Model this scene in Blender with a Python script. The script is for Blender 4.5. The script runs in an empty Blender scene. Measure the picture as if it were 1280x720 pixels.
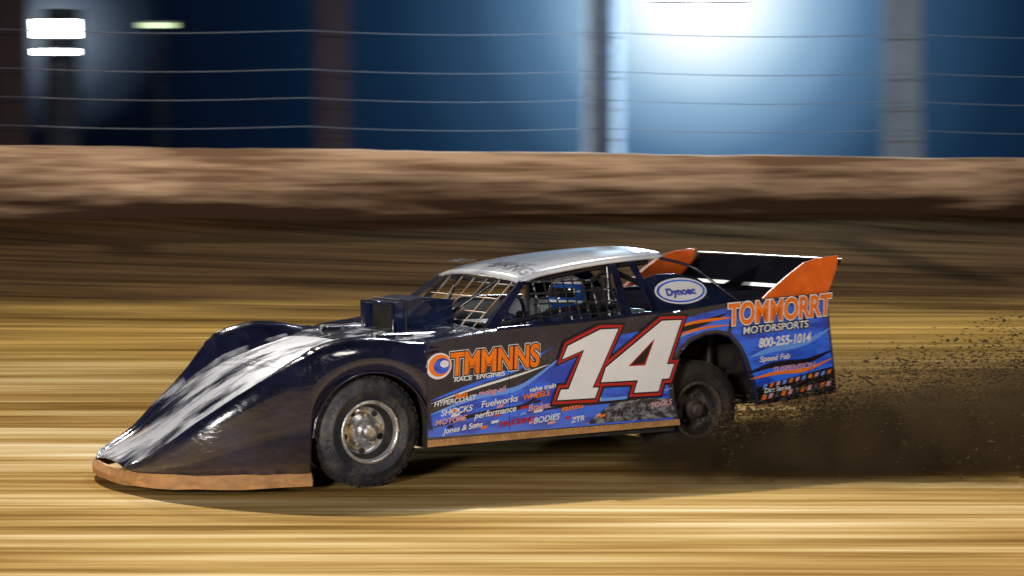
import bpy, bmesh, math, random
import numpy as np
from mathutils import Vector, Matrix
from mathutils.geometry import tessellate_polygon
random.seed(7); np.random.seed(7)
S=bpy.context.scene
S.view_settings.view_transform='Standard'; S.view_settings.look='None'; S.view_settings.exposure=0
COL=S.collection

# ------------------------------------------------------------------ helpers
def mat(name, c1, c2=None, rough=0.5, metal=0.0, coat=0.0, scale=(4,4,4), detail=6, lo=0.35, hi=0.65,
        bump=0.0, bscale=None, rough2=None, dirt=0.0, dirtz=None, emis=None, estr=0.0, spec=0.5):
    m=bpy.data.materials.new(name); m.use_nodes=True; nt=m.node_tree; N=nt.nodes; L=nt.links
    b=N['Principled BSDF']
    b.inputs['Roughness'].default_value=rough; b.inputs['Metallic'].default_value=metal
    b.inputs['Coat Weight'].default_value=coat; b.inputs['Coat Roughness'].default_value=0.06
    b.inputs['Specular IOR Level'].default_value=spec
    b.inputs['Base Color'].default_value=(*c1,1)
    tc=N.new('ShaderNodeTexCoord')
    def noise(sc,det=6,off=0):
        mp=N.new('ShaderNodeMapping'); mp.inputs['Scale'].default_value=sc; mp.inputs['Location'].default_value=(off,off*1.7,off*.3)
        L.new(tc.outputs['Object'],mp.inputs['Vector'])
        n=N.new('ShaderNodeTexNoise'); n.inputs['Scale'].default_value=1; n.inputs['Detail'].default_value=det
        n.inputs['Roughness'].default_value=.6
        L.new(mp.outputs['Vector'],n.inputs['Vector']); return n.outputs['Fac']
    col=None
    if c2 is not None:
        f=noise(scale,detail); r=N.new('ShaderNodeMapRange'); r.inputs['From Min'].default_value=lo; r.inputs['From Max'].default_value=hi
        L.new(f,r.inputs['Value'])
        mx=N.new('ShaderNodeMix'); mx.data_type='RGBA'; mx.inputs['A'].default_value=(*c1,1); mx.inputs['B'].default_value=(*c2,1)
        L.new(r.outputs['Result'],mx.inputs['Factor']); col=mx.outputs['Result']
        if rough2 is not None:
            r2=N.new('ShaderNodeMapRange'); r2.inputs['To Min'].default_value=rough; r2.inputs['To Max'].default_value=rough2
            L.new(r.outputs['Result'],r2.inputs['Value']); L.new(r2.outputs['Result'],b.inputs['Roughness'])
    if dirt>0:
        f=noise((16,16,16),8,3.3); r=N.new('ShaderNodeMapRange'); r.inputs['From Min'].default_value=.56; r.inputs['From Max'].default_value=.78
        r.inputs['To Max'].default_value=dirt
        L.new(f,r.inputs['Value']); fac=r.outputs['Result']
        if dirtz:
            sx=N.new('ShaderNodeSeparateXYZ'); L.new(tc.outputs['Object'],sx.inputs[0])
            z=N.new('ShaderNodeMapRange'); z.inputs['From Min'].default_value=dirtz[0]; z.inputs['From Max'].default_value=dirtz[1]
            z.inputs['To Min'].default_value=dirtz[2]; z.inputs['To Max'].default_value=0
            L.new(sx.outputs['Z'],z.inputs['Value'])
            a=N.new('ShaderNodeMath'); a.operation='ADD'; a.use_clamp=True
            L.new(fac,a.inputs[0])
            f3=noise((14,14,30),6,9.1); mm=N.new('ShaderNodeMath'); mm.operation='MULTIPLY'
            L.new(z.outputs['Result'],mm.inputs[0]); L.new(f3,mm.inputs[1]); L.new(mm.outputs[0],a.inputs[1]); fac=a.outputs[0]
        mx=N.new('ShaderNodeMix'); mx.data_type='RGBA'
        if col: L.new(col,mx.inputs['A'])
        else: mx.inputs['A'].default_value=(*c1,1)
        mx.inputs['B'].default_value=(.23,.165,.09,1); L.new(fac,mx.inputs['Factor']); col=mx.outputs['Result']
    if col: L.new(col,b.inputs['Base Color'])
    if bump>0:
        f=noise(bscale or scale,6,5.5); bp=N.new('ShaderNodeBump'); bp.inputs['Strength'].default_value=bump; bp.inputs['Distance'].default_value=.02
        L.new(f,bp.inputs['Height']); L.new(bp.outputs['Normal'],b.inputs['Normal'])
    if emis:
        b.inputs['Emission Color'].default_value=(*emis,1); b.inputs['Emission Strength'].default_value=estr
    return m

def obj(name, verts, faces, mats, parent=None, smooth=False, fmat=None):
    me=bpy.data.meshes.new(name); me.from_pydata([tuple(v) for v in verts],[],faces)
    o=bpy.data.objects.new(name,me); COL.objects.link(o)
    for m in (mats if isinstance(mats,list) else [mats]): me.materials.append(m)
    if fmat: me.polygons.foreach_set('material_index',fmat)
    if smooth: me.polygons.foreach_set('use_smooth',[True]*len(me.polygons))
    me.update()
    if parent: o.parent=parent
    return o
def empty(name,loc=(0,0,0),rz=0):
    e=bpy.data.objects.new(name,None); COL.objects.link(e); e.location=loc; e.rotation_euler=(0,0,rz); e.empty_display_size=.2; return e
def bevel(o,w=.01,seg=2):
    md=o.modifiers.new('b','BEVEL'); md.width=w; md.segments=seg; md.limit_method='ANGLE'; return o
def box(name,c,s,m,parent=None,rot=None,bw=.006):
    x,y,z=[k/2 for k in s]
    v=[Vector((a,b,d)) for a in(-x,x) for b in(-y,y) for d in(-z,z)]
    f=[(0,1,3,2),(4,6,7,5),(0,4,5,1),(2,3,7,6),(0,2,6,4),(1,5,7,3)]
    o=obj(name,v,f,m,parent); o.location=c
    if rot: o.rotation_euler=rot
    if bw: bevel(o,bw)
    return o
def tube(name,pts,r,m,parent=None,smooth=False,cyc=False):
    cu=bpy.data.curves.new(name,'CURVE'); cu.dimensions='3D'; cu.bevel_depth=r; cu.bevel_resolution=3; cu.use_fill_caps=True
    if smooth:
        sp=cu.splines.new('NURBS'); sp.points.add(len(pts)-1); sp.order_u=3; sp.use_endpoint_u=True
    else:
        sp=cu.splines.new('POLY'); sp.points.add(len(pts)-1)
    for i,p in enumerate(pts): sp.points[i].co=(*p,1)
    sp.use_cyclic_u=cyc
    cu.materials.append(m); o=bpy.data.objects.new(name,cu); COL.objects.link(o)
    if parent:o.parent=parent
    return o
def sheet(name,pts,fn,m,parent,th=0.0,thv=None):
    """flat panel outline pts (u,z) mapped to 3-D by fn; th = thickness along thv"""
    P=[Vector(fn(*p)) for p in pts]; n=len(P)
    tri=[tuple(t) for t in tessellate_polygon([[Vector((p[0],p[1],0)) for p in pts]])]
    if th:
        d=Vector(thv)*th; V=P+[p+d for p in P]
        F=tri+[tuple(i+n for i in t[::-1]) for t in tri]+[(i,(i+1)%n,(i+1)%n+n,i+n) for i in range(n)]
    else: V=P;F=tri
    o=obj(name,V,F,m,parent)
    bm=bmesh.new(); bm.from_mesh(o.data); bmesh.ops.recalc_face_normals(bm,faces=bm.faces[:]); bm.to_mesh(o.data); bm.free()
    return o
def lathe(name,prof,m,parent,loc,seg=64,sgn=1,smooth=True,fm=None):
    V=[];F=[];M=[]
    n=len(prof)
    for k in range(seg):
        t=2*math.pi*k/seg
        for r,a in prof: V.append((r*math.cos(t),a*sgn,r*math.sin(t)))
    for k in range(seg):
        for i in range(n-1):
            a=k*n+i;b=((k+1)%seg)*n+i
            F.append((a,b,b+1,a+1)); M.append(fm[i] if fm else 0)
    o=obj(name,V,F,m,parent,smooth,M); o.location=loc
    bm=bmesh.new(); bm.from_mesh(o.data); bmesh.ops.remove_doubles(bm,verts=bm.verts[:],dist=1e-5); bmesh.ops.recalc_face_normals(bm,faces=bm.faces[:]); bm.to_mesh(o.data); bm.free()
    return o

# ------------------------------------------------------------------ materials
M_black=mat('gloss_navy_fender',(.005,.006,.016),(.016,.019,.055),rough=.16,coat=1,scale=(3,3,3),bump=.45,bscale=(4,4,7),dirt=.14,dirtz=(.05,.38,.6))  # second navy tint paints streaky highlights into the colour
M_deckb=mat('black_deck',(.004,.004,.006),(.008,.008,.012),rough=.9,coat=.0,scale=(3,3,3),bump=.1,bscale=(4,4,4),dirt=.05,spec=.0)
M_navy=mat('navy_side_panel',(.006,.009,.03),(.012,.018,.05),rough=.2,coat=.9,scale=(3,3,3),bump=.14,bscale=(4,4,4),dirt=.2,dirtz=(.2,.55,.6))
M_silver=mat('streaky_silver_nose',(.02,.022,.05),(.86,.89,.97),rough=.16,metal=.2,coat=.9,scale=(1.3,3.0,1.6),detail=8,lo=.42,hi=.55,bump=.45,bscale=(3,8,4),rough2=.30,dirt=.08)  # light and dark streaks paint highlights and reflections into the nose colour
M_hood=mat('hood_wrap',(.010,.012,.026),(.62,.65,.72),rough=.2,coat=.8,scale=(5,8,5),detail=7,lo=.51,hi=.57,bump=.25,bscale=(5,5,5),dirt=.1)
M_blue=mat('electric_blue_vinyl',(.014,.06,.52),(.03,.17,.95),rough=.26,coat=.6,scale=(2.5,1,9),lo=.42,hi=.55,dirt=.22,dirtz=(.2,.5,.5))
M_lblue=mat('light_blue_vinyl',(.14,.34,.92),rough=.3,coat=.4,dirt=.2)
M_orange=mat('orange_vinyl',(1.0,.24,.012),(.85,.16,.01),rough=.35,coat=.3,scale=(6,6,6),dirt=.12)
M_or2=mat('orange_spoiler_plate',(.92,.17,.015),(.70,.10,.01),rough=.4,coat=.2,scale=(7,7,7),dirt=.25)
M_white=mat('white_vinyl',(.86,.86,.88),(.78,.79,.83),rough=.35,coat=.3,scale=(5,5,5),dirt=.12)
M_white_l=mat('white_lettering',(.75,.75,.80),rough=.4,dirt=.4)
M_pink=mat('pink_lettering',(.72,.35,.38),rough=.4,dirt=.4)
M_red=mat('red_vinyl',(.50,.015,.02),rough=.35,coat=.3,dirt=.15)
M_dkdec=mat('dark_outline_vinyl',(.006,.006,.015),rough=.3,coat=.3)
M_grey=mat('scraped_grey_skirt',(.035,.035,.04),(.28,.27,.28),rough=.5,scale=(14,5,30),lo=.45,hi=.6,dirt=.4)
M_lip=mat('muddy_tan_skirt',(.60,.30,.11),(.36,.18,.065),rough=.7,scale=(8,8,20),bump=.3,bscale=(20,20,20),dirt=.3)
M_roof=mat('white_roof',(.86,.88,.93),(.42,.47,.60),rough=.14,coat=1,scale=(1.4,3,3),lo=.44,hi=.68,bump=.14,bscale=(3,3,3),dirt=.06)
M_tyre=mat('dirty_tyre_rubber',(.018,.019,.028),(.075,.068,.06),rough=.45,scale=(7,7,7),lo=.45,hi=.75,bump=.4,bscale=(30,30,30),dirt=.3)
M_tyre2=mat('shaded_dusty_tyre',(.014,.012,.010),(.045,.032,.02),rough=.9,scale=(7,7,7),lo=.42,hi=.72,bump=.6,bscale=(30,30,30))  # darker rear tyre: shadow under the body painted in, plus dust
M_tread=mat('tread_rubber',(.016,.015,.016),(.08,.058,.035),rough=.85,scale=(12,12,12),lo=.5,hi=.7,bump=.6,bscale=(40,40,40))
M_rim=mat('steel_rim',(.66,.67,.70),(.24,.22,.21),rough=.3,metal=.8,scale=(14,14,14),lo=.48,hi=.72,bump=.15)
M_rim2=mat('muddy_rim',(.10,.08,.062),(.05,.034,.022),rough=.7,metal=.4,scale=(14,14,14),lo=.42,hi=.66,bump=.3)
M_rimdk=mat('dark_rim_well',(.02,.02,.024),(.06,.05,.04),rough=.5,metal=.5,scale=(14,14,14))
M_bolt=mat('zinc_bolt',(.6,.6,.6),rough=.3,metal=.9)
M_under=mat('chassis_dark',(.01,.01,.012),(.035,.028,.02),rough=.8,scale=(6,6,6))
M_tin=mat('interior_aluminium',(.50,.52,.55),(.2,.2,.22),rough=.35,metal=.5,scale=(5,5,5),dirt=.2)
M_cage=mat('cage_tube_black',(.015,.015,.02),rough=.25,coat=.5,dirt=.1)
M_cagew=mat('cage_tube_copper',(.32,.15,.07),(.6,.5,.42),rough=.35,metal=.5,scale=(9,9,9))
M_net=mat('window_net_webbing',(.010,.010,.014),(.40,.42,.46),rough=.8,scale=(22,22,22),lo=.58,hi=.64)
M_suit=mat('race_suit_blue',(.010,.015,.05),(.015,.03,.10),rough=.85,scale=(10,10,10),bump=.4)
M_helm=mat('helmet_blue',(.015,.09,.38),rough=.15,coat=.8)
M_visor=mat('visor',(.01,.01,.012),rough=.05,coat=1)
M_glove=mat('glove',(.02,.02,.02),rough=.8)
M_scoop=mat('scoop_blue',(.006,.010,.035),(.010,.02,.07),rough=.2,coat=.8,scale=(4,4,4),dirt=.06)

# ------------------------------------------------------------------ race car (local x rearward, y to far side, z up)
PSI=math.radians(29.34)
car=empty('race_car',(-.913,13.0,0),PSI)
W=1.9; HC=W/2
def ip(u,xs,ys): return np.interp(u,xs,ys)
us=np.unique(np.concatenate([np.linspace(-1.42,-.43,44),np.linspace(-.43,-.36,12),np.linspace(-.36,.36,30),np.linspace(.36,.43,12),np.linspace(.43,.98,18)]))
EU=[-1.42,-1.38,-1.32,-1.22,-1.10,-1.0,-.85,-.72,-.55,-.42,1]
EV=[.66,.52,.42,.31,.22,.155,.09,.045,.012,.003,.003]
RU=[-1.42,-1.36,-1.25,-1.10,-1.0,-.85,-.72,-.55,-.42,-.3,-.1,.1,.25,.4,.6,.85,1]
RZ=[.145,.20,.31,.445,.52,.625,.705,.80,.865,.92,.960,.955,.925,.912,.942,.972,.985]
CZ=[.145,.18,.27,.395,.465,.565,.635,.71,.755,.79,.835,.875,.895,.915,.935,.955,.965]
R2=[.145,.155,.175,.23,.275,.40,.50,.66,.83,.915,.962,.955,.925,.912,.942,.972,.985]
C2=[.145,.15,.17,.215,.26,.375,.47,.60,.68,.74,.81,.865,.895,.915,.935,.955,.965]
def smooth(a,x,k=2):
    for _ in range(k):
        b=a.copy(); b[1:-1]=(a[:-2]+2*a[1:-1]+a[2:])/4; a=b
    return a
E=smooth(ip(us,EU,EV),us,5); R=smooth(ip(us,RU,RZ),us,6); C=smooth(ip(us,RU,CZ),us,6); RF=smooth(ip(us,RU,R2),us,4); CF=smooth(ip(us,RU,C2),us,4)
FWK=smooth(ip(us,[-1.5,-.75,-.25,1],[.085,.11,.27,.30]),us,6)
def arch(u,c=0.0,hw=.42,base=.33,ht=.42):
    q=1-((u-c)/hw)**2
    return base+ht*math.sqrt(q) if q>0 else None
V=[];F=[];FM=[]
for i,u in enumerate(us):
    e=E[i]; a=arch(u)
    fl=-.035*math.exp(-((u)/.38)**2)
    fw=FWK[i]*(HC-e)/HC
    def half(r,c):
        b=a if a is not None else (.12 if u<0 else r-.10)
        if u>0.40: b=r-.07
        b=min(b,r-.012)
        return [(e+fl*1.0,b),(e+fl*1.1,b+(r-b)*.45),(e+fl*.7,b+(r-b)*.8),(e+.008,r-.016),(e+.026,r-.002),(e+fw*.35,r+.006),(e+fw*.62,r-.002),
          (e+fw*.78,r-(r-c)*.2),(e+fw*.9,r-(r-c)*.8),(e+fw*1.02,c-.004)]
    hn=half(R[i],C[i]); hf=half(RF[i],CF[i]); inner=e+fw*1.02
    mid=[(inner+(W-2*inner)*t,C[i]+(CF[i]-C[i])*t+.02*math.sin(math.pi*t)) for t in(.11,.24,.37,.5,.63,.76,.89)]
    full=hn+mid+[(W-v,z) for v,z in hf[::-1]]
    V+= [(u,v,z) for v,z in full]
    nc=len(full)
for i in range(len(us)-1):
    for j in range(nc-1):
        a=i*nc+j; F.append((a,a+1,a+nc+1,a+nc))
        jj=min(j,nc-2-j); u=us[i]
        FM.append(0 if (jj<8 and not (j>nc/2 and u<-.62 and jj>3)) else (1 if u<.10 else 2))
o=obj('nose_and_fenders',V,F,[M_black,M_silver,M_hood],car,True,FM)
md=o.modifiers.new('s','SOLIDIFY'); md.thickness=.006; md.offset=-1
# nose lip / splitter
lu=[-.42,-.6,-.85,-1.0,-1.10,-1.22,-1.32,-1.38,-1.42]
le=[float(ip(u,EU,EV)) for u in lu]
outl=[(u,e-.012) for u,e in zip(lu,le)]+[(-1.445,.82),(-1.45,HC)]
outl=outl+[(u,W-v) for u,v in outl[:-1][::-1]]
Vv=[];Ff=[]
for k,(u,v) in enumerate(outl):
    cx,cy=-.5,HC; d=Vector((u-cx,v-cy)).normalized()*.018
    w=.004*math.sin(k*2.1)
    Vv+=[(u+d.x,v+d.y,.045+w),(u+d.x*1.3,v+d.y*1.3,.085),(u,v,.132-w),(u-d.x,v-d.y,.132),(u-d.x,v-d.y,.045)]
for i in range(len(outl)-1):
    for j in range(5):
        a=i*5+j;b=i*5+(j+1)%5; Ff.append((a,b,b+5,a+5))
obj('nose_lip',Vv,Ff,M_lip,car)
for s,vv in((1,-.034),(-1,W+.034)):
    tube('front_arch_lip',[(.415*math.cos(t),vv,.33+.42*math.sin(t)) for t in np.linspace(0.05,math.pi-.05,30)],.008,M_black,car)
# side panels
archr=[(2.39,.273),(2.345,.45),(2.324,.614),(2.345,.70),(2.404,.785),(2.49,.85),(2.609,.89),(2.72,.897),(2.817,.87),(2.90,.78),(2.957,.67),(3.03,.465),(3.063,.349)]
topl=[(3.69,1.152),(3.4,1.142),(3.15,1.131),(2.78,1.108),(2.35,1.062),(1.55,1.012),(.985,.984),(.85,.974),(.6,.944),(.405,.914)]
side=[(.405,.243)]+archr+[(3.785,.40),(3.775,.52),(3.745,.75),(3.72,.95)]+topl
near=lambda off:(lambda u,z:(u,-off,z))
far=lambda off:(lambda u,z:(u,W+off,z))
sheet('side_panel_left',side,near(0),M_navy,car,.01,(0,-1,0))
sheet('side_panel_right',side,far(0),M_navy,car,.01,(0,1,0))
for s,fn in((0,near),(1,far)):
    tube('rear_arch_lip',[fn(.010)(*p) for p in archr],.006,M_black,car)
for u in (1.02,2.06):
    tube('panel_seam',[(u,-.0115,.32),(u,-.0115,.99)],.0022,M_dkdec,car)
# livery
blueF=[(.412,.30),(.412,.45),(.62,.49),(.85,.55),(1.15,.62),(1.38,.76),(1.5,.87),(1.8,.91),(2.1,.94),(2.45,1.02),(2.70,1.065),(2.86,1.085),(2.80,.91),(2.71,.925),(2.60,.918),(2.47,.875),(2.375,.80),(2.31,.705),(2.285,.61),(2.31,.45),(2.345,.31)]
blueR=[(2.83,.90),(2.90,1.095),(3.3,1.12),(3.67,1.135),(3.70,.95),(3.725,.75),(3.745,.62),(3.4,.56),(3.06,.50),(2.99,.69),(2.93,.80)]
lowR=[(3.075,.37),(3.06,.49),(3.4,.55),(3.747,.61),(3.77,.50),(3.77,.42)]
def ribbon(name,pts,w,m,fn,n=24):
    xs=np.linspace(0,len(pts)-1,n)
    ux=np.interp(xs,range(len(pts)),[p[0] for p in pts]); uz=np.interp(xs,range(len(pts)),[p[1] for p in pts])
    for _ in range(6):
        ux[1:-1]=(ux[:-2]+2*ux[1:-1]+ux[2:])/4; uz[1:-1]=(uz[:-2]+2*uz[1:-1]+uz[2:])/4
    up=[];dn=[]
    for i in range(n):
        k=w*math.sin(math.pi*(i+.3)/(n-.4))**.7/2
        up.append((ux[i],uz[i]+k)); dn.append((ux[i],uz[i]-k))
    sheet(name,up+dn[::-1],fn,m,car)
for nm,fn in(('left',near),('right',far)):
    sheet('blue_wave_'+nm,blueF,fn(.012),M_blue,car); sheet('blue_quarter_'+nm,blueR,fn(.012),M_blue,car)
    sheet('quarter_lower_'+nm,lowR,fn(.012),M_dkdec,car)
    ribbon('wave_a_'+nm,[(.43,.45),(.8,.56),(1.1,.58),(1.45,.80)],.035,M_lblue,fn(.0135))
    ribbon('wave_b_'+nm,[(.43,.36),(.8,.44),(1.15,.46),(1.36,.62)],.03,M_dkdec,fn(.0135))
    ribbon('wave_c_'+nm,[(.43,.52),(.75,.605),(1.1,.68),(1.33,.74)],.016,M_white,fn(.0125))
    ribbon('wave_m_'+nm,[(.43,.54),(.75,.63),(1.1,.72),(1.36,.86)],.03,M_blue,fn(.0122))
    ribbon('wave_d_'+nm,[(2.1,.78),(2.3,.93),(2.55,.965),(2.8,1.04)],.05,M_dkdec,fn(.0135))
    ribbon('wave_e_'+nm,[(2.28,.93),(2.5,.985),(2.7,1.0),(2.84,1.01)],.022,M_orange,fn(.015))
    ribbon('wave_f_'+nm,[(2.30,.86),(2.45,.92),(2.65,.95),(2.82,.955)],.018,M_orange,fn(.0165))
    ribbon('wave_g_'+nm,[(2.20,.70),(2.27,.80),(2.4,.90),(2.6,.94)],.03,M_lblue,fn(.0145))
    ribbon('wave_k_'+nm,[(1.25,.46),(1.6,.47),(2.0,.475),(2.33,.53)],.035,M_lblue,fn(.0138))
    ribbon('wave_l_'+nm,[(1.1,.42),(1.5,.455),(1.9,.46),(2.3,.49)],.02,M_dkdec,fn(.0142))
    ribbon('wave_h_'+nm,[(3.0,.72),(3.2,.77),(3.5,.80),(3.72,.90)],.05,M_lblue,fn(.0135))
    ribbon('wave_i_'+nm,[(2.97,.60),(3.2,.66),(3.5,.66),(3.74,.74)],.045,M_dkdec,fn(.0145))
    ribbon('wave_j_'+nm,[(3.0,.56),(3.25,.60),(3.5,.60),(3.74,.68)],.03,M_orange,fn(.0155))
    for k in range(11):
        x=3.10+.058*k; sheet('check_'+nm,[(x,.405+.007*k),(x+.035,.408+.007*k),(x+.05,.445+.007*k),(x+.015,.442+.007*k)],fn(.0135),(M_orange,M_pink,M_grey)[k%3],car)
        sheet('check_'+nm,[(x+.01,.485+.008*k),(x+.04,.49+.008*k),(x+.055,.52+.008*k),(x+.025,.515+.008*k)],fn(.0137),(M_lblue,M_orange,M_pink)[k%3],car)
    sheet('tan_skirt_'+nm,[(.405,.238),(2.392,.268),(2.388,.310),(.405,.283)],fn(.017),M_lip,car)
    sheet('tan_quarter_edge_'+nm,[(3.06,.345),(3.788,.396),(3.782,.425),(3.06,.370)],fn(.017),M_lip,car)
    sheet('grey_scuff_'+nm,[(1.62,.318),(2.372,.325),(2.31,.46),(2.1,.47),(1.82,.45)],fn(.0147),M_grey,car)
one=[(1.385,.495),(1.685,.495),(1.715,.565),(1.665,.565),(1.875,.962),(1.73,.962),(1.47,.86),(1.425,.77),(1.60,.83),(1.475,.565),(1.415,.565)]
four=[(2.005,.515),(2.205,.515),(2.235,.60),(2.295,.60),(2.335,.70),(2.275,.70),(2.40,1.005),(2.235,1.005),(1.775,.70),(1.735,.60),(2.035,.60)]
hole=[(1.955,.70),(2.095,.70),(2.175,.885)]
def grow(poly,d):
    n=len(poly); out=[]
    A=sum(poly[i][0]*poly[(i+1)%n][1]-poly[(i+1)%n][0]*poly[i][1] for i in range(n)); s=1 if A>0 else -1
    for i in range(n):
        p0=Vector(poly[i-1]);p1=Vector(poly[i]);p2=Vector(poly[(i+1)%n])
        a=(p1-p0).normalized();b=(p2-p1).normalized()
        na=Vector((a.y,-a.x))*s; nb=Vector((b.y,-b.x))*s; m=(na+nb)
        m= m.normalized() if m.length>1e-6 else na
        k=min(1/max(m.dot(na),.45),1.6)
        q=p1+m*d*k; out.append((q.x,q.y))
    return out
def number(fn,suf,mir):
    f=(lambda p:[(3.76-u,z) for u,z in p]) if mir else (lambda p:p)
    for i,(d,m) in enumerate(((.045,M_dkdec),(.030,M_red),(.011,M_dkdec),(0.0,M_white))):
        sheet('number_four_'+suf,f(grow(four,d)),fn(.019+.0016*i),m,car)
        sheet('number_one_'+suf,f(grow(one,d)),fn(.0198+.0016*i),m,car)
    sheet('number_four_counter_rim_'+suf,f(hole),fn(.0256),M_red,car)
    sheet('number_four_counter_'+suf,f(grow(hole,-.014)),fn(.0266),M_dkdec,car)
number(near,'left',False); number(far,'right',True)
def text(s,u,z,size,m,off,bold=.0,shear=.0,sx=1,rot=0,name='lettering',base=None):
    cu=bpy.data.curves.new(name,'FONT'); cu.body=s; cu.size=size; cu.offset=bold; cu.shear=shear; cu.extrude=.0004
    cu.materials.append(m); o=bpy.data.objects.new(name,cu); COL.objects.link(o); o.parent=car
    B=base if base else Matrix(((1,0,0,u),(0,0,-1,-off),(0,1,0,z),(0,0,0,1)))
    o.matrix_local=B@Matrix.Rotation(rot,4,'Z')@Matrix.Diagonal((sx,1,1,1))
    return o
def ellipse(u,z,a,b,m,off,name='logo_oval',n=32,rot=0):
    pts=[]
    for k in range(n):
        t=2*math.pi*k/n; x=a*math.cos(t);y=b*math.sin(t)
        pts.append((u+x*math.cos(rot)-y*math.sin(rot),z+x*math.sin(rot)+y*math.cos(rot)))
    sheet(name,pts,near(off),m,car)
# front sponsor
for i,(b,m) in enumerate(((.020,M_white),(.015,M_dkdec),(.007,M_orange))):
    text('TMMNNS',.572,.70,.205,m,.0145+.0012*i,b,.12,.79,.055,'sponsor_front')
ellipse(.49,.765,.095,.085,M_white,.0128,rot=.3); ellipse(.495,.768,.082,.072,M_orange,.0138,rot=.3); ellipse(.51,.765,.06,.052,M_blue,.0148,rot=.3); ellipse(.53,.778,.032,.024,M_white,.0158)
text('RACE  ENGINES',.60,.655,.042,M_white_l,.0135,.001,.2,1.3,.07)
words=[('HYPERCOAST',.45,.500,.045,M_white_l),('racing oil',.78,.555,.05,M_pink),('SHOCKS',.50,.435,.055,M_white_l),('Fuelworks',.80,.475,.06,M_white_l),
('MOTORS',.46,.375,.05,M_pink),('performance',.75,.405,.055,M_white_l),('WHEELS',1.12,.51,.05,M_orange),('Jones & Sons',.52,.318,.05,M_white_l),('TRUCKING',.93,.335,.05,M_red),
('Brakes',1.16,.43,.06,M_pink),('BODIES',1.20,.345,.055,M_white_l),('gaskets',1.42,.415,.055,M_orange),('ZTR',1.50,.335,.05,M_white_l),('Marlow',1.86,.355,.08,M_grey),('TOOLS',2.14,.40,.05,M_pink),
('valve train',1.17,.56,.045,M_white_l),('Seals',.60,.545,.045,M_orange)]
for s,u,z,sz,m in words: text(s,u,z,sz,m,.0185,.0012,.3,1.12,.11)
for k in range(30):
    u=random.uniform(.46,1.75); z=random.uniform(.33,.55); a=random.uniform(.03,.07)
    sheet('contingency_sticker',[(u,z),(u+a,z+.008),(u+a+.006,z+.026),(u+.006,z+.018)],near(.0162+.00005*k),random.choice([M_white_l,M_pink,M_orange,M_red,M_lblue,M_dkdec]),car)
# quarter sponsor
for i,(b,m) in enumerate(((.020,M_dkdec),(.015,M_white),(.007,M_orange))):
    text('TOMMORRT',2.80,.955,.21,m,.019+.0012*i,b,.12,.78,.055,'sponsor_rear')
text('MOTORSPORTS',2.93,.885,.072,M_dkdec,.0195,.008,.1,1.15,.055); text('MOTORSPORTS',2.93,.885,.072,M_white,.021,.001,.1,1.15,.055)
text('800-255-1014',3.07,.785,.09,M_white,.0195,.003,.2,.92,.06)
text('Speed Fab',3.08,.68,.055,M_white_l,.0185,.001,.2,1.2,.06); text('SUSPENSION',3.2,.60,.055,M_pink,.0185,.001,.2,1.2,.06)
text('Dirt Series',3.12,.455,.045,M_white_l,.0185,.001,.2,1.2,.08)
rv=[];rf=[]
for k in range(48):
    u=.45+k*.041; z=.272+.015*(u-.4); i=len(rv)
    rv+=[(u-.006,-.0185,z),(u,-.0185,z-.006),(u+.006,-.0185,z),(u,-.0185,z+.006),(u,-.022,z)]; rf+=[(i,i+1,i+4),(i+1,i+2,i+4),(i+2,i+3,i+4),(i+3,i,i+4)]
obj('rivets',rv,rf,M_bolt,car)

# underbody, wheel wells, interior decks
sheet('floor_pan',[(-1.2,.3),(-1.2,1.6),(-.45,1.65),(-.45,.25),],lambda a,b:(a,b,.10),M_under,car)
box('chassis_floor',(1.4,HC,.235),(1.95,1.84,.03),M_under,car)
box('chassis_centre',(.95,HC,.47),(2.3,1.10,.44),M_under,car)
box('rear_chassis',(3.0,HC,.55),(1.3,1.0,.45),M_under,car)
box('axle_tube_front',(0,HC,.36),(.10,1.4,.10),M_under,car); box('axle_tube_rear',(2.64,HC,.36),(.12,1.4,.12),M_under,car)
box('front_bulkhead',(.425,HC,.55),(.01,1.86,.60),M_under,car,bw=0)
box('rear_bulkhead',(2.31,HC,.62),(.01,1.86,.68),M_under,car,bw=0)
tube('shock_front',[(.1,.28,.4),(.28,.42,.85)],.035,M_rimdk,car)
tube('shock_rear',[(2.85,.3,.35),(2.95,.42,.95)],.03,M_rimdk,car); tube('trailing_arm',[(2.64,.3,.4),(3.0,.2,.62),(3.1,.2,.8)],.018,M_cage,car)
dk=[(2.28,1.045),(2.78,1.095),(3.69,1.142)]
Vd=[];Fd=[]
for u,z in dk:
    for v in(.005,.3,.95,1.6,W-.005): Vd.append((u,v,z-(.0 if v in(.3,.95,1.6) else .006)+.01*(v==.95)))
for i in range(2):
    for j in range(4): a=i*5+j; Fd.append((a,a+1,a+6,a+5))
obj('rear_deck',Vd,Fd,M_deckb,car,True)
box('interior_tin',(1.75,1.35,.93),(1.1,1.0,.015),M_tin,car,bw=0)
box('interior_tin_side',(1.65,W-.12,1.0),(1.2,.012,.16),M_tin,car,bw=0)
box('interior_tin_rear',(2.26,1.0,.93),(.012,1.5,.28),M_tin,car,bw=0)
box('rear_fascia',(3.70,HC,.86),(.012,1.86,.50),M_black,car,bw=0)
sheet('cowl_panel',[(0.93,.06),(1.22,.16),(1.22,1.74),(.93,1.84)],lambda a,b:(a,b,.965+.02*(a-.93)),M_deckb,car)
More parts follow.
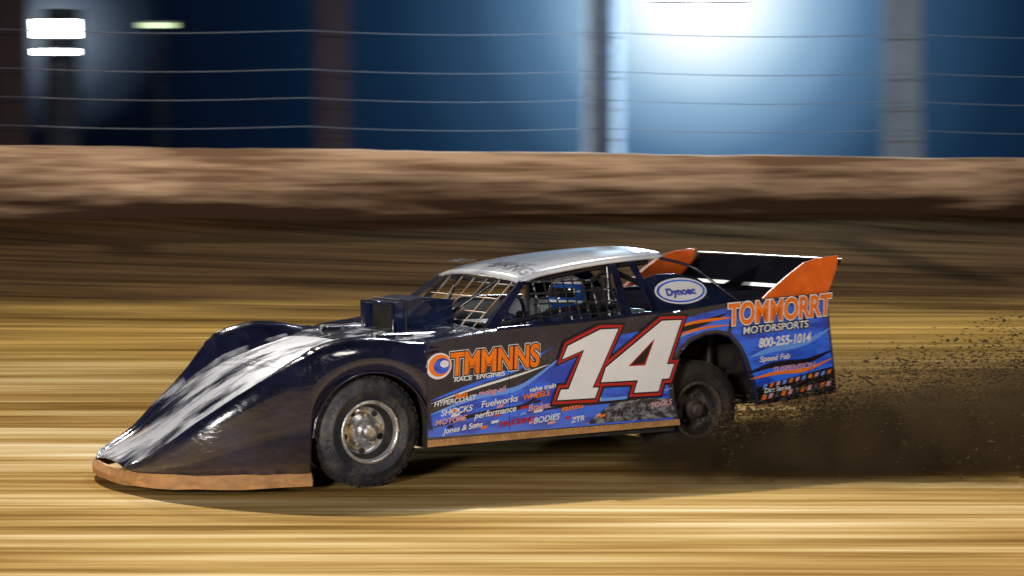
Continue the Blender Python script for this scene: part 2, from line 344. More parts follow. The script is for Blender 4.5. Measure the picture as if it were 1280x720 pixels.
# roof
Vr=[];Fr=[];FMr=[]
nu,nv=22,16
for i in range(nu+1):
    t=i/nu; u=1.30+1.20*t
    for j in range(nv+1):
        s=j/nv; v=.34+(1.56-.34)*s
        bow=4*s*(1-s)
        uu=u-.05*bow*(1-t)**2
        z=1.315+.125*t-.03*(t-.8)**2+.035*bow+.018*math.sin(math.pi*t)-.02*(1-min(1,8*t))-.012*(1-min(1,10*s))-.012*(1-min(1,10*(1-s)))
        Vr.append((uu,v,z))
for i in range(nu):
    for j in range(nv):
        a=i*(nv+1)+j; Fr.append((a,a+1,a+nv+2,a+nv+1)); FMr.append(0)
o=obj('roof',Vr,Fr,[M_roof],car,True,FMr)
md=o.modifiers.new('s','SOLIDIFY'); md.thickness=.022; md.offset=-1
for k,(s,v0) in enumerate((('SPRINGS',.50),('BILT',1.12))):
    th=math.atan2(.14,1.2)
    B=Matrix.Translation((1.37,v0+.45,1.388))@Matrix.Rotation(-th,4,'Y')@Matrix(((0,1,0,0),(-1,0,0,0),(0,0,1,0),(0,0,0,1)))
    text(s,0,0,.16,M_dkdec,0,.004,0,.9,0,'roof_lettering',base=B)
# pillars
for s in (0,1):
    Y=lambda v:(v if s==0 else W-v)
    nm='left' if s==0 else 'right'; dv=(0,1 if s==0 else -1,0)
    sheet('a_pillar_'+nm,[(.90,.965),(1.30,1.292),(1.36,1.298),(1.0,.965)],lambda u,z:(u,Y(.14+(z-.96)*.60),z),M_black,car,.02,dv)
    sheet('b_pillar_'+nm,[(1.98,1.04),(2.04,1.395),(2.09,1.40),(2.06,1.04)],lambda u,z:(u,Y(.08+(z-1.04)*.75),z),M_black,car,.015,dv)
    sf=lambda u,z:(u,Y(.02+max(z-1.06,0)*.85),z)
    sheet('sail_panel_'+nm,[(2.20,1.06),(2.20,1.20),(2.24,1.285),(2.36,1.315),(2.52,1.318),(2.68,1.29),(2.80,1.21),(2.93,1.118),(2.6,1.09)],sf,M_navy,car,.012,dv)
    tube('sail_top_rail_'+nm,[sf(2.45,1.425),sf(2.62,1.395),sf(2.75,1.33),sf(2.86,1.20),sf(2.95,1.12)],.011,M_black,car,True)
    sheet('sail_front_post_'+nm,[(2.20,1.06),(2.17,1.405),(2.23,1.41),(2.25,1.06)],sf,M_black,car,.012,dv)
    tube('window_sill_rail_'+nm,[(.95,Y(.03),.985),(1.55,Y(.03),1.018),(2.35,Y(.03),1.068)],.014,M_black,car)
    tube('halo_'+nm,[(1.34,Y(.42),1.27),(1.9,Y(.40),1.36),(2.4,Y(.42),1.40)],.02,M_cage,car)
    tube('cage_a_'+nm,[(1.34,Y(.42),1.27),(1.02,Y(.32),.98),(.9,Y(.3),.7)],.02,M_cage,car)
    tube('cage_b_'+nm,[(2.05,Y(.40),1.37),(2.05,Y(.28),.4)],.02,M_cage,car)
    tube('cage_c_'+nm,[(2.05,Y(.40),1.36),(2.75,Y(.38),1.06)],.02,M_cage,car)
    tube('door_bar_'+nm,[(1.05,Y(.22),.99),(1.6,Y(.2),1.10),(2.05,Y(.26),1.10)],.018,M_cage,car)
tube('halo_front',[(1.34,.42,1.27),(1.34,1.48,1.27)],.02,M_cage,car); tube('halo_mid',[(2.05,.4,1.37),(2.05,1.5,1.37)],.02,M_cage,car)
tube('cage_diag',[(2.05,.4,1.35),(2.05,1.5,.9)],.018,M_cage,car); tube('dash_bar',[(1.1,.3,.985),(1.1,1.6,.985)],.018,M_cage,car)
for k,v in enumerate(np.linspace(.55,1.45,6)):
    tube('rock_guard_bar',[(1.05,v,.97),(1.31,.45+(v-.55)*1.05,1.285)],.0055,M_cagew,car)
for t in(.3,.6): tube('rock_guard_cross',[(1.05+.26*t,.5,.97+.315*t),(1.05+.26*t,1.5,.97+.315*t)],.005,M_cagew,car)
tube('windshield_brace',[(1.0,1.0,.97),(1.33,.72,1.28)],.014,M_cage,car); tube('windshield_brace2',[(1.0,1.0,.97),(1.33,1.3,1.28)],.014,M_cage,car)
def nf(u,z): return (u,.07+(z-1.03)*.72,z)
def wob(): return random.uniform(-.006,.006)
for k in range(9):
    u=1.32+k*.078; tube('window_net',[nf(u+wob(),1.02),nf(u+.02+wob()*2,1.16),nf(u+.04+wob(),1.30)],.0065,M_net,car,True)
for k in range(4):
    z=1.06+k*.075; tube('window_net',[nf(1.30,z+wob()),nf(1.65,z+wob()*2),nf(1.98,z+.012+wob())],.0065,M_net,car,True)
# hood scoop
V=[(.52,.72,.90),(.52,1.18,.90),(1.0,.74,.93),(1.0,1.16,.93),(.50,.70,1.13),(.50,1.20,1.13),(.74,.72,1.175),(.74,1.18,1.175),(1.0,.78,1.15),(1.0,1.12,1.15)]
Fq=[(0,2,8,6,4),(1,5,7,9,3),(4,6,7,5),(6,8,9,7),(2,3,9,8)]
o=obj('hood_scoop',V,Fq,M_scoop,car); md=o.modifiers.new('s','SOLIDIFY'); md.thickness=.012; bevel(o,.012,2)
box('scoop_filter',(.62,.95,1.02),(.12,.40,.20),M_under,car)
tube('scoop_lip',[(.505,.70,.93),(.50,.70,1.135),(.50,1.20,1.135),(.505,1.20,.93)],.012,M_black,car)
tube('scoop_strap',[(.60,.69,.94),(.60,.695,1.155),(.60,1.205,1.155),(.60,1.21,.94)],.005,M_rimdk,car)
for v in(.50,1.38): box('hood_bubble',(.52,v,.925),(.5,.18,.06),M_hood,car,bw=.025)
for u,v in((-.2,.45),(.3,.4),(.3,1.5),(.8,.35),(.8,1.55)): lathe('hood_pin',[(.018,0),(.018,.012),(0,.014)],M_bolt,car,(u,v,float(ip(u,RU,CZ))),12).rotation_euler=(math.pi/2,0,0)
# spoiler
sheet('spoiler_blade',[(0,.0),(0,1.0),(1,1.0),(1,0)],lambda a,b:(3.60+.26*b,.03+a*(W-.06),1.15+.25*b),M_deckb,car,.008,(.6,0,-.6))
sheet('spoiler_white_stripe',[(0.02,.10),(0.02,.20),(.98,.20),(.98,.10)],lambda a,b:(3.60+.26*b-.004,.03+a*(W-.06),1.15+.25*b+.004),M_white,car)
tube('spoiler_top_rail',[(3.865,.03,1.40),(3.865,W-.03,1.40)],.010,M_bolt,car)
pl=[(3.13,1.135),(3.20,1.19),(3.36,1.30),(3.50,1.385),(3.62,1.415),(3.82,1.435),(3.80,1.33),(3.72,1.155)]
sheet('spoiler_plate_left',pl,near(-.015),M_or2,car,.008,(0,1,0)); sheet('spoiler_plate_right',pl,far(-.015),M_or2,car,.008,(0,-1,0))
for v in(.95,):
    sheet('spoiler_brace',[(3.35,1.15),(3.80,1.34),(3.60,1.16)],lambda u,z,v=v:(u,v,z),M_deckb,car,.006,(0,1,0))
def sfl(off): return lambda u,z:(u,.02+max(z-1.06,0)*.85-off,z)
def el2(u,z,a,b,m,off):
    sheet('sail_logo',[(u+a*math.cos(t),z+b*math.sin(t)+.06*a*math.cos(t)) for t in np.linspace(0,2*math.pi,33)[:-1]],sfl(off),m,car)
el2(2.50,1.20,.225,.088,M_white,.004); el2(2.50,1.20,.21,.076,M_blue,.006); el2(2.50,1.20,.19,.066,M_white,.008)
Bm=Matrix(((1,0,0,2.36),(0,.65,-.76,.02+.11*.85-.012),(0,.76,.65,1.170),(0,0,0,1)))
text('Dynoec',0,0,.085,M_blue,0,.005,.2,.95,.05,'sail_logo_text',base=Bm)

# wheels
def wheel(name,u,vf,z,w,sgn,r=.36,steer=0,shaded_dusty=False):
    e=empty(name); e.parent=car; e.location=(u,vf,z); e.rotation_euler=(0,0,steer)
    mt=M_tyre2 if shaded_dusty else M_tyre; mr_=M_rim2 if shaded_dusty else M_rim
    p=[(.185,w*.9),(.205,w),(.27,w*1.02),(.325,w*.99),(.350,w*.93),(r-.008,w*.85),(r-.008,w*.15),(r-.014,w*.06),(r-.035,.012),(.30,-.004),(.275,-.009),(.272,-.012),(.266,-.012),(.262,-.010),(.225,-.004),(.208,.008),(.197,.02)]
    lathe('tyre',p,mt,e,(0,0,0),72,sgn)
    V=[];F=[]
    n=40
    for row in range(4):
        a0=w*(.10+.205*row); a1=a0+w*.165
        for k in range(n):
            t0=2*math.pi*(k+.5*(row%2))/n; t1=t0+2*math.pi/n*.72; i=len(V)
            for rr in(r-.012,r+.003):
                for a in(a0,a1):
                    for t in(t0,t1): V.append((rr*math.cos(t),a*sgn,rr*math.sin(t)))
            F+=[(i+4,i+5,i+7,i+6),(i,i+1,i+5,i+4),(i+2,i+6,i+7,i+3),(i,i+4,i+6,i+2),(i+1,i+3,i+7,i+5)]
    obj('tread_blocks',V,F,M_tread if not shaded_dusty else M_tyre2,e)
    lathe('rim',[(.20,.016),(.208,.0),(.205,-.008),(.188,-.010),(.182,.0),(.178,.03),(.165,.05),(.155,.11),(.13,.125),(.10,.115),(.075,.10),(.0,.10)],[mr_,M_rimdk],e,(0,0,0),64,sgn,True,[0,0,0,0,0,1,1,0,0,0,0])
    lathe('rim_barrel',[(.20,.02),(.17,.08),(.17,w*.8),(.2,w*.95)],M_rimdk,e,(0,0,0),48,sgn)
    lathe('hub',[(.07,.10),(.066,.05),(.05,.035),(.046,-.0),(.03,-.008),(0,-.008)],mr_,e,(0,0,0),24,sgn,False)
    for k in range(16):
        t=2*math.pi*k/16; lathe('beadlock_bolt',[(.008,0),(.008,-.010),(0,-.010)],mr_ if shaded_dusty else M_bolt,e,(.196*math.cos(t),-.006*sgn,.196*math.sin(t)),6,sgn,False)
    for k in range(5):
        t=2*math.pi*k/5+.3; lathe('wheel_nut',[(.014,.11),(.014,.08),(0,.08)],mr_ if shaded_dusty else M_bolt,e,(.10*math.cos(t),0,.10*math.sin(t)),6,sgn,False)
        lathe('wheel_hole',[(.022,.118),(.017,.112),(0,.112)],M_under,e,(.135*math.cos(t+.6),-.002*sgn,.135*math.sin(t+.6)),12,sgn,False)
    return e
wheel('wheel_front_left',0,.0,.36,.27,1); wheel('wheel_front_right',0,W,.36,.27,-1)
wheel('wheel_rear_left',2.64,.12,.345,.33,1,.35,0,True); wheel('wheel_rear_right',2.64,W-.12,.345,.33,-1,.35,0,True)

# seat and steering
box('seat_back',(2.02,.62,.95),(.06,.44,.55),M_under,car,(0,.15,0),.03); box('seat_head_wing',(1.95,.80,1.13),(.14,.03,.18),M_under,car,bw=.012)
box('seat_base',(1.8,.62,.58),(.45,.42,.08),M_under,car,bw=.03)
tube('steering_wheel',[(1.38+.05*math.sin(t),.62+.17*math.cos(t),1.0+.16*math.sin(t)) for t in np.linspace(0,2*math.pi,25)[:-1]],.014,M_cage,car,cyc=True)
tube('steering_column',[(1.0,.62,.9),(1.38,.62,1.0)],.014,M_cage,car)

# ------------------------------------------------------------------ driver
drv=empty('driver',(-.913,13.0,0),PSI)
J={'pelvis':(1.84,.62,.68,.15),'waist':(1.88,.62,.82,.145),'chest':(1.90,.62,.95,.155),'neck':(1.87,.62,1.06,.06),'head':(1.86,.62,1.12,.07),
'ls':(1.88,.44,1.0,.07),'le':(1.66,.40,.90,.05),'lh':(1.44,.47,1.02,.038),'rs':(1.88,.80,1.0,.07),'re':(1.66,.86,.90,.05),'rh':(1.44,.77,1.02,.038),
'lk':(1.40,.52,.76,.08),'lf':(1.0,.54,.5,.055),'rk':(1.40,.74,.76,.08),'rf':(1.0,.74,.5,.055)}
names=list(J); ed=[('pelvis','waist'),('waist','chest'),('chest','neck'),('neck','head'),('chest','ls'),('ls','le'),('le','lh'),('chest','rs'),('rs','re'),('re','rh'),('pelvis','lk'),('lk','lf'),('pelvis','rk'),('rk','rf')]
me=bpy.data.meshes.new('body'); me.from_pydata([J[n][:3] for n in names],[(names.index(a),names.index(b)) for a,b in ed],[]); me.materials.append(M_suit)
bo=bpy.data.objects.new('body',me); COL.objects.link(bo); bo.parent=drv
bo.modifiers.new('skin','SKIN'); ss=bo.modifiers.new('sub','SUBSURF'); ss.levels=2; ss.render_levels=2
for i,n in enumerate(names):
    r=J[n][3]; me.skin_vertices[0].data[i].radius=(r,r)
me.skin_vertices[0].data[0].use_root=True
for nm,hv,sg in(('left_hand',.47,1),('right_hand',.77,-1)):
    for k in range(4):
        z=1.0+.02*k-.01
        tube(nm+'_finger_%d'%k,[(1.45,hv,z+.01),(1.40,hv-.01*sg,z+.015),(1.365,hv,z+.01),(1.36,hv+.02*sg,z+.005)],.0095,M_glove,drv,True)
    tube(nm+'_thumb',[(1.45,hv,1.03),(1.41,hv+.03*sg,1.06),(1.38,hv+.035*sg,1.065)],.011,M_glove,drv,True)
bm=bmesh.new(); bmesh.ops.create_uvsphere(bm,u_segments=40,v_segments=26,radius=1)
for v in bm.verts:
    x,y,z=v.co
    if z<-.35: z=-.35-(-.35-z)*.75
    if x<0 and z<.0: x*=1.12
    v.co=(x*.155,y*.128,z*.145)
for f in bm.faces:
    f.smooth=True; c=f.calc_center_median()
    if c.x<-.055 and -.022<c.z<.058 : f.material_index=1
    elif c.z>.075 or (abs(c.z+.045)<.012): f.material_index=2
me=bpy.data.meshes.new('helmet'); bm.to_mesh(me); bm.free()
for m in(M_helm,M_visor,M_white): me.materials.append(m)
h=bpy.data.objects.new('helmet',me); COL.objects.link(h); h.parent=drv; h.location=(1.85,.62,1.165); h.rotation_euler=(0,.05,.25)

# ------------------------------------------------------------------ ground
def ground_mat():
    m=bpy.data.materials.new('track_clay'); m.use_nodes=True; nt=m.node_tree;N=nt.nodes;L=nt.links;b=N['Principled BSDF']
    b.inputs['Specular IOR Level'].default_value=.0
    tc=N.new('ShaderNodeTexCoord')
    def noise(sc,det,off=0,ro=.55):
        mp=N.new('ShaderNodeMapping'); mp.inputs['Scale'].default_value=sc; mp.inputs['Location'].default_value=(off,off,0)
        L.new(tc.outputs['Object'],mp.inputs['Vector']); n=N.new('ShaderNodeTexNoise'); n.inputs['Scale'].default_value=1; n.inputs['Detail'].default_value=det; n.inputs['Roughness'].default_value=ro
        L.new(mp.outputs['Vector'],n.inputs['Vector']); return n.outputs['Fac']
    n1=noise((.16,3.0,1),4,1,.6); n2=noise((.30,11,1),3,4,.6); n3=noise((.10,.62,1),3,8); n4=noise((.25,1.2,1),5,12)
    def math_(op,a,b_,c=False):
        x=N.new('ShaderNodeMath'); x.operation=op; x.use_clamp=c
        for i,k in enumerate((a,b_)):
            if isinstance(k,(int,float)): x.inputs[i].default_value=k
            else: L.new(k,x.inputs[i])
        return x.outputs[0]
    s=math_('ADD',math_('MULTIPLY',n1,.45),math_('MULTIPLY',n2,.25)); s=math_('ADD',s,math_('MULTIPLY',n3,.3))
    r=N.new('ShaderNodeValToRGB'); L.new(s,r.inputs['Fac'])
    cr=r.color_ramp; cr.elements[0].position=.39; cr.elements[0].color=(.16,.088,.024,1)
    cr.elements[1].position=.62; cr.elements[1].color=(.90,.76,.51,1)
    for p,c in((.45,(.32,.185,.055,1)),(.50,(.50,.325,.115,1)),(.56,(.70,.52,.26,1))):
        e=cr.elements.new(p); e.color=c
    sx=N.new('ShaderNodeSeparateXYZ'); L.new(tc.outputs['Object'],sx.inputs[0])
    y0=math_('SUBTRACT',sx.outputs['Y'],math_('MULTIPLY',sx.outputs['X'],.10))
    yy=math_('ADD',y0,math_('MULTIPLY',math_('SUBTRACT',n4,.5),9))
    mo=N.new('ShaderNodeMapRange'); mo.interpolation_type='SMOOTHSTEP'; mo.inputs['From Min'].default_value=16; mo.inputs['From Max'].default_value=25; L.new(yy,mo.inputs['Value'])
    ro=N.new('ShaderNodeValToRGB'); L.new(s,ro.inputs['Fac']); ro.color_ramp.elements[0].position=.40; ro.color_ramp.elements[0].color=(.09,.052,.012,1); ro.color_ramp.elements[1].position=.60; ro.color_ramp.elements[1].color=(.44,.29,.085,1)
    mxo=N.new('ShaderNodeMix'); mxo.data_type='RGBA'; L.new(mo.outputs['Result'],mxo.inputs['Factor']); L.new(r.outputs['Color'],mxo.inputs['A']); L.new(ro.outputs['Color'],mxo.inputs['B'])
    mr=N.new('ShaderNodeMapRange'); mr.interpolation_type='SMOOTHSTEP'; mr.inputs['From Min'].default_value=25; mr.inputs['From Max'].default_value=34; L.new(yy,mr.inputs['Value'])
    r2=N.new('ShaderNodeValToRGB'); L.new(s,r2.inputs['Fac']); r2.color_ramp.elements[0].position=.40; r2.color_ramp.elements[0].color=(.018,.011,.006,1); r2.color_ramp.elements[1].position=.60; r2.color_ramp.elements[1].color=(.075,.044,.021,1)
    mx=N.new('ShaderNodeMix'); mx.data_type='RGBA'; L.new(mr.outputs['Result'],mx.inputs['Factor']); L.new(mxo.outputs['Result'],mx.inputs['A']); L.new(r2.outputs['Color'],mx.inputs['B'])  # dark far band: weaker light out there painted into the clay colour
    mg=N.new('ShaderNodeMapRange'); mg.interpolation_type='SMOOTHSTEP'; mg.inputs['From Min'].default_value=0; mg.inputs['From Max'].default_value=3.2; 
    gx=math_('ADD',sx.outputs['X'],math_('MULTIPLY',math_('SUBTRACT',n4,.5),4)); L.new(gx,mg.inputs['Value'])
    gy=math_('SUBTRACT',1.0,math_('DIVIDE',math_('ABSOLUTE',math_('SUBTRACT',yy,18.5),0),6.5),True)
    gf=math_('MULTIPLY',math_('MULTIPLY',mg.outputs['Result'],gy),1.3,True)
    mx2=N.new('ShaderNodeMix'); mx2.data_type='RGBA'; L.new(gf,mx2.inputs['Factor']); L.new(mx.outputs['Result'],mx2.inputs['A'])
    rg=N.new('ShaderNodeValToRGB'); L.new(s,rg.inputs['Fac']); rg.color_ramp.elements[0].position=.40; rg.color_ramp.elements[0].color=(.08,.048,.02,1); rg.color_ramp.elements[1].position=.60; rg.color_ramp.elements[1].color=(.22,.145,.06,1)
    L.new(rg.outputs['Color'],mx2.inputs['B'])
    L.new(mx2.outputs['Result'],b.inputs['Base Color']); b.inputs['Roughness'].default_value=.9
    bp=N.new('ShaderNodeBump'); bp.inputs['Strength'].default_value=.5; bp.inputs['Distance'].default_value=.05; L.new(s,bp.inputs['Height']); L.new(bp.outputs['Normal'],b.inputs['Normal'])
    return m
def bankz(y,x=0): 
    t=min(max((y-28)/11.8,0),1); z=1.12*(t*t*(1.6-.6*t))
    k=min(max((y-37.6)/2.2,0),1); z+=(.20+.05*math.sin(x*.37)+.03*math.sin(x*.9+1))*k*k*(3-2*k)
    return z
ys=list(np.linspace(-60,26,30))+list(np.linspace(26.5,40.5,40))+[41,45,60,100,200,500]
xs=[-400,-150]+list(np.linspace(-60,60,121))+[150,400]
V=[];F=[]
for y in ys:
    for x in xs: V.append((x,y+.25*max(-60,min(60,x)),bankz(y,x)))
nx=len(xs)
for i in range(len(ys)-1):
    for j in range(nx-1): a=i*nx+j; F.append((a,a+1,a+nx+1,a+nx))
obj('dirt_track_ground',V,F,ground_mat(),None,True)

# wall
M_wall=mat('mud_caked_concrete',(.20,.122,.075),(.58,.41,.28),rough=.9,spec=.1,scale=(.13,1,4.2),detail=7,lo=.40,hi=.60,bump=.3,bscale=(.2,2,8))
nt=M_wall.node_tree
b=nt.nodes['Principled BSDF']; src=b.inputs['Base Color'].links[0].from_socket
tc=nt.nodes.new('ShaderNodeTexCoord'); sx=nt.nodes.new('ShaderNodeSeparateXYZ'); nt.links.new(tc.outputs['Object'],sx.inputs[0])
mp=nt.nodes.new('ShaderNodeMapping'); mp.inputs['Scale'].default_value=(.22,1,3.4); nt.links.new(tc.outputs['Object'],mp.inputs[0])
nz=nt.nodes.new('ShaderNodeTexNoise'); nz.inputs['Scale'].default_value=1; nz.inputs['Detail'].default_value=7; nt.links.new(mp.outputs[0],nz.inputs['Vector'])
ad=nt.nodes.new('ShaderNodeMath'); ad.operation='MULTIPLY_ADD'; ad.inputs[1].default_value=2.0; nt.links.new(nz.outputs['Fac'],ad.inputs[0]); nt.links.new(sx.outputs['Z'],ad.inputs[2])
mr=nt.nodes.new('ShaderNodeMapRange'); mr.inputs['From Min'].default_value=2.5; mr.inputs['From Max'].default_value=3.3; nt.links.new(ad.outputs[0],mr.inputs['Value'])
mx=nt.nodes.new('ShaderNodeMix'); mx.data_type='RGBA'; mx.inputs['A'].default_value=(.035,.019,.011,1); nt.links.new(mr.outputs['Result'],mx.inputs['Factor']); nt.links.new(src,mx.inputs['B']); nt.links.new(mx.outputs['Result'],b.inputs['Base Color'])  # lower wall darkened: lack of light there painted into the base colour
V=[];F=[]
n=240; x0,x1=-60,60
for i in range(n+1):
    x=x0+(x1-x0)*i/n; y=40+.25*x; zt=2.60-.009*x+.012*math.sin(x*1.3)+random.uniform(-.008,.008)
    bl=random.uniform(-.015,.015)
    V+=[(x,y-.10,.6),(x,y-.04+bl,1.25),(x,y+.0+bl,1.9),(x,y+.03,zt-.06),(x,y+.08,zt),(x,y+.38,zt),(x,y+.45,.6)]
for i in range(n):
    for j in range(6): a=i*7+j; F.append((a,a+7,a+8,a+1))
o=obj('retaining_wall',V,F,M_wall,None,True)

# ------------------------------------------------------------------ catch fence
M_post=mat('galvanised_post',(.40,.44,.48),(.28,.31,.34),rough=.8,spec=.1,scale=(2,2,.5))
M_post2=mat('dim_glow_post',(.11,.115,.12),(.07,.07,.075),rough=.8,spec=.1,scale=(2,2,.5))  # darker post copy, weaker lamp glow painted into its colour
M_postb=mat('rusty_post',(.030,.020,.022),(.018,.013,.015),rough=.9,spec=.05,scale=(2,2,.5))
M_wire=mat('steel_cable',(.09,.10,.12),rough=.6,metal=.2)
def wx(px,Y): return (px-640)/2520*Y
Z=lambda py,Y:1.96+(230-py)/2520*Y
def post(px,w,m,Y0=50,h=14):
    x=wx(px,Y0)
    e=empty('fence_post',(x,Y0,0))
    box('column',(0,0,h/2),(w,.35,h),m,e,bw=.04)
    box('base_plate',(0,0,.35),(w*1.4,.6,.7),m,e,bw=.03)
post(754,.92,M_post); post(1128,.95,M_post2); post(416,.85,M_postb); post(12,.9,M_postb); post(1500,.9,M_post2); post(-360,.9,M_postb)
fe=empty('catch_fence')
for k,z in enumerate((3.35,4.05,4.75,5.7,6.8,7.9)):
    pts=[]
    for x in np.linspace(-60,60,121):
        ph=((x-wx(754,49.4))/7.4)%1; sag=.10*(4*ph*(1-ph))
        pts.append((x,49.4,z-sag-.006*x))
    tube('cable_%d'%k,pts,.012,M_wire,fe)

# ------------------------------------------------------------------ floodlights
M_lampw=mat('floodlight_lens',(1,1,1),emis=(.93,.97,1.0),estr=22)
M_lampg=mat('floodlight_lens_dim',(1,1,1),emis=(.55,.8,.35),estr=1.2)
M_pole=mat('lamp_pole_steel',(.035,.04,.045),(.02,.02,.025),rough=.8,spec=.05)
def flood(x,y,heads,poleh,r=.12,bx=0):
    e=empty('floodlight_tower',(x,y,0))
    tube('pole',[(bx,.75,0),(bx,.75,poleh)],r,M_pole,e)
    for (dx,z,w,h,m) in heads:
        box('lamp_housing',(dx,.16,z),(w+.08,.3,h+.08),M_pole,e,(.25,0,0),.03)
        box('lamp_lens',(dx,-.02,z-.02),(w,.04,h),m,e,(.25,0,0),min(w,h)*.2)
        tube('lamp_arm',[(dx,.2,z+.05),(bx,.75,z+.05)],.04,M_pole,e)
yl=60
flood(wx(70,yl),yl,[(0,Z(35,yl),1.15,.56,M_lampw),(0,Z(64,yl),1.1,.18,M_lampw)],Z(10,yl),.55)
flood(wx(197,yl+6),yl+6,[(0,Z(31,yl+6),1.1,.18,M_lampg)],Z(31,yl+6),.09)
yt=48.5
flood(wx(875,yt),yt,[(-.62,Z(-13,yt),1.0,.5,M_lampw),(.62,Z(-13,yt),1.0,.5,M_lampw),(0,Z(-50,yt),2.2,.5,M_lampw)],Z(-90,yt),.25,wx(754,yt+.75)-wx(875,yt))
def light(kind,name,loc,energy,col,size=1,target=None,**k):
    l=bpy.data.lights.new(name,kind); l.energy=energy; l.color=col
    if kind=='AREA': l.size=size
    elif kind=='SUN': l.angle=size
    else: l.shadow_soft_size=size
    for a,b in k.items(): setattr(l,a,b)
    o=bpy.data.objects.new(name,l); COL.objects.link(o); o.location=loc
    if target is not None: o.rotation_euler=(Vector(target)-Vector(loc)).to_track_quat('-Z','Y').to_euler()
    return o
light('POINT','post_glow_fill',(wx(800,yt),yt-4.5,Z(-12,yt)),5200,(.50,.74,1.0),.4)  # added lamp ahead of the lenses, so the post fronts catch glow
light('SUN','track_floodlight_sun',(0,20,20),4.1,(1,.93,.82),math.radians(1.6),target=(4.4,20-11,20-10.0))
light('SPOT','car_gloss_spot',(1.5,27,12),6000,(.85,.93,1.0),.9,target=(0,14,.8),spot_size=math.radians(24),spot_blend=.9)  # unseen spot added for gloss on the car tops only
light('AREA','camera_side_fill',(-6.5,-6,4.2),2900,(1,.97,.93),3.2,target=(.5,14,.6))  # unseen fill added on the camera side to brighten the car flank
light('AREA','camera_side_fill.001',(9,2,10),350,(1,.93,.85),2.5,target=(1,20,.4))  # weak unseen fill added from the right
light('SPOT','wall_fill_spot',(-4,6,16),34000,(1,.86,.72),.6,target=(0,41,3.4),spot_size=math.radians(55),spot_blend=.6)  # unseen spot added to brighten the wall

# ------------------------------------------------------------------ dirt spray
ncl=80000
P0=np.array([1.40,14.25,.0])
s=np.random.beta(1.05,1.1,ncl)*4.9
hmax=.32+.23*s
zz=np.random.beta(.8,1.9,ncl)*hmax*1.25
vv=np.random.normal(0,.22+.12*s)
clump=.5+.5*np.sin(s*5.1+zz*9)*np.sin(s*2.3+1.0-zz*4)
keep=np.random.rand(ncl)<(.45+.55*clump)
s,zz,vv=s[keep],zz[keep],vv[keep]; ncl=len(s)
X=P0[0]+s*.97; Yv=P0[1]+.18*s+vv; size=np.exp(np.random.normal(-5.6,.42,ncl)); size=np.clip(size,.0016,.016)
base=np.array([[1,0,0],[-1,0,0],[0,1,0],[0,-1,0],[0,0,1],[0,0,-1]],float)
jit=np.random.uniform(.55,1.3,(ncl,6,1)); st=np.ones((ncl,1,3)); st[:,:,0]=np.random.uniform(1,2.8,(ncl,1))
B=base[None]*jit*size[:,None,None]*st+np.random.normal(0,.15,(ncl,6,3))*size[:,None,None]
B+=np.stack([X,Yv,np.maximum(zz,.005)],1)[:,None,:]
tri=[(0,2,4),(2,1,4),(1,3,4),(3,0,4),(2,0,5),(1,2,5),(3,1,5),(0,3,5)]
F=[(6*i+a,6*i+b,6*i+c) for i in range(ncl) for a,b,c in tri]
M_clod=mat('flying_dirt',(.035,.024,.013),(.14,.10,.052),rough=.95,spec=.1,scale=(20,20,20))
obj('dirt_spray',B.reshape(-1,3),F,M_clod)
m=bpy.data.materials.new('dust_cloud_volume'); m.use_nodes=True; nt=m.node_tree; N=nt.nodes;L=nt.links; N.clear()
out=N.new('ShaderNodeOutputMaterial'); pv=N.new('ShaderNodeVolumePrincipled'); L.new(pv.outputs[0],out.inputs['Volume'])
pv.inputs['Color'].default_value=(.14,.092,.046,1)
tc=N.new('ShaderNodeTexCoord'); sx=N.new('ShaderNodeSeparateXYZ'); L.new(tc.outputs['Object'],sx.inputs[0])
nz=N.new('ShaderNodeTexNoise'); nz.inputs['Scale'].default_value=3.4; nz.inputs['Detail'].default_value=4; L.new(tc.outputs['Object'],nz.inputs['Vector'])
def M(op,a,b,c=False):
    x=N.new('ShaderNodeMath'); x.operation=op; x.use_clamp=c
    for i,k in enumerate((a,b)):
        if isinstance(k,(int,float)): x.inputs[i].default_value=k
        else: L.new(k,x.inputs[i])
    return x.outputs[0]
hh=M('ADD',M('MULTIPLY',sx.outputs['X'],.20),.32)
zr=M('SUBTRACT',1.0,M('DIVIDE',sx.outputs['Z'],hh),True)
yc=M('SUBTRACT',sx.outputs['Y'],M('MULTIPLY',sx.outputs['X'],.12)); yd=M('DIVIDE',M('ABSOLUTE',yc,0),1.1); yr=M('SUBTRACT',1.0,yd,True)
xr=M('MULTIPLY',M('SUBTRACT',1.0,M('DIVIDE',sx.outputs['X'],5.8),True),M('MULTIPLY',M('ADD',sx.outputs['X'],.9),1.4,True),True)
dn=M('MULTIPLY',M('MULTIPLY',zr,yr),xr); dn=M('MULTIPLY',dn,M('SUBTRACT',M('MULTIPLY',nz.outputs['Fac'],4.6),1.65,True)); dn=M('MULTIPLY',dn,15.0)
L.new(dn,pv.inputs['Density'])
o=box('dust_cloud',(0,0,0),(1,1,1),m,bw=0)
me=o.data
for v in me.vertices: v.co=((v.co.x+.5)*6.4-.9,(v.co.y)*2.6+.25,(v.co.z+.5)*1.2+.01)
o.location=(1.6,14.1,0)

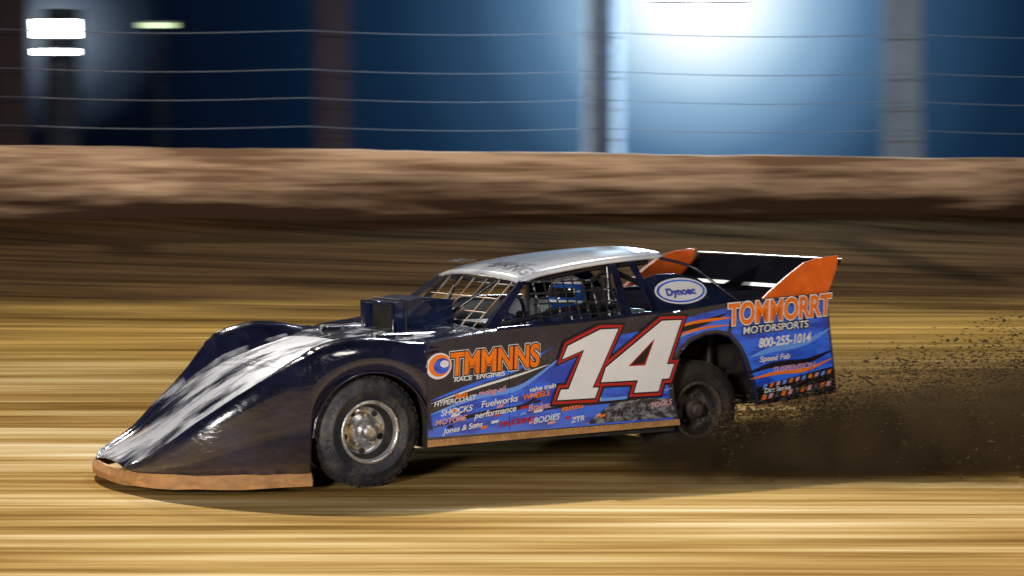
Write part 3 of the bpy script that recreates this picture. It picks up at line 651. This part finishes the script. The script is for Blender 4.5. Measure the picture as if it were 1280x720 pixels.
# ------------------------------------------------------------------ night sky (hazy glow round each floodlight)
w=bpy.data.worlds.new('World'); S.world=w; w.use_nodes=True; nt=w.node_tree;N=nt.nodes;L=nt.links
bg=N['Background']; tc=N.new('ShaderNodeTexCoord')
nr=N.new('ShaderNodeVectorMath'); nr.operation='NORMALIZE'; L.new(tc.outputs['Generated'],nr.inputs[0])
def glow(d,rad,stops):
    d=Vector(d).normalized()
    ds=N.new('ShaderNodeVectorMath'); ds.operation='DISTANCE'; L.new(nr.outputs[0],ds.inputs[0]); ds.inputs[1].default_value=d
    mr=N.new('ShaderNodeMapRange'); mr.inputs['From Max'].default_value=rad; L.new(ds.outputs['Value'],mr.inputs['Value'])
    r=N.new('ShaderNodeValToRGB'); L.new(mr.outputs['Result'],r.inputs['Fac']); cr=r.color_ramp
    cr.elements[0].position=0; cr.elements[0].color=(*stops[0][1],1); cr.elements[1].position=1; cr.elements[1].color=(*stops[-1][1],1)
    for p,c in stops[1:-1]:
        e=cr.elements.new(p); e.color=(*c,1)
    return r.outputs['Color']
g1=glow((.0930,1,.0955),.28,[(0,(1.6,1.6,1.6)),(.10,(1.0,1.1,1.16)),(.145,(.62,.84,1.0)),(.20,(.29,.48,.68)),(.29,(.088,.19,.33)),(.40,(.024,.066,.135)),(.54,(.006,.023,.056)),(.74,(.002,.0080,.023)),(1,(.0011,.0026,.0075))])
g2=glow(((70-640)/2520,1,(230-42)/2520),.05,[(0,(.30,.36,.42)),(.35,(.09,.12,.16)),(.65,(.02,.03,.045)),(1,(0,0,0))])
ad=N.new('ShaderNodeMix'); ad.data_type='RGBA'; ad.blend_type='ADD'; ad.inputs['Factor'].default_value=1; L.new(g1,ad.inputs['A']); L.new(g2,ad.inputs['B'])
L.new(ad.outputs['Result'],bg.inputs['Color']); bg.inputs['Strength'].default_value=1

# ------------------------------------------------------------------ camera
c=bpy.data.cameras.new('camera'); co=bpy.data.objects.new('camera',c); COL.objects.link(co)
co.location=(0,0,1.96); co.rotation_euler=(math.radians(90),0,0); c.sensor_width=36; c.lens=2520/1280*36
c.shift_y=-(360-230)/1280; c.clip_end=1500
c.dof.use_dof=True; c.dof.focus_distance=13.6; c.dof.aperture_fstop=4.2; c.dof.aperture_ratio=.085
S.camera=co
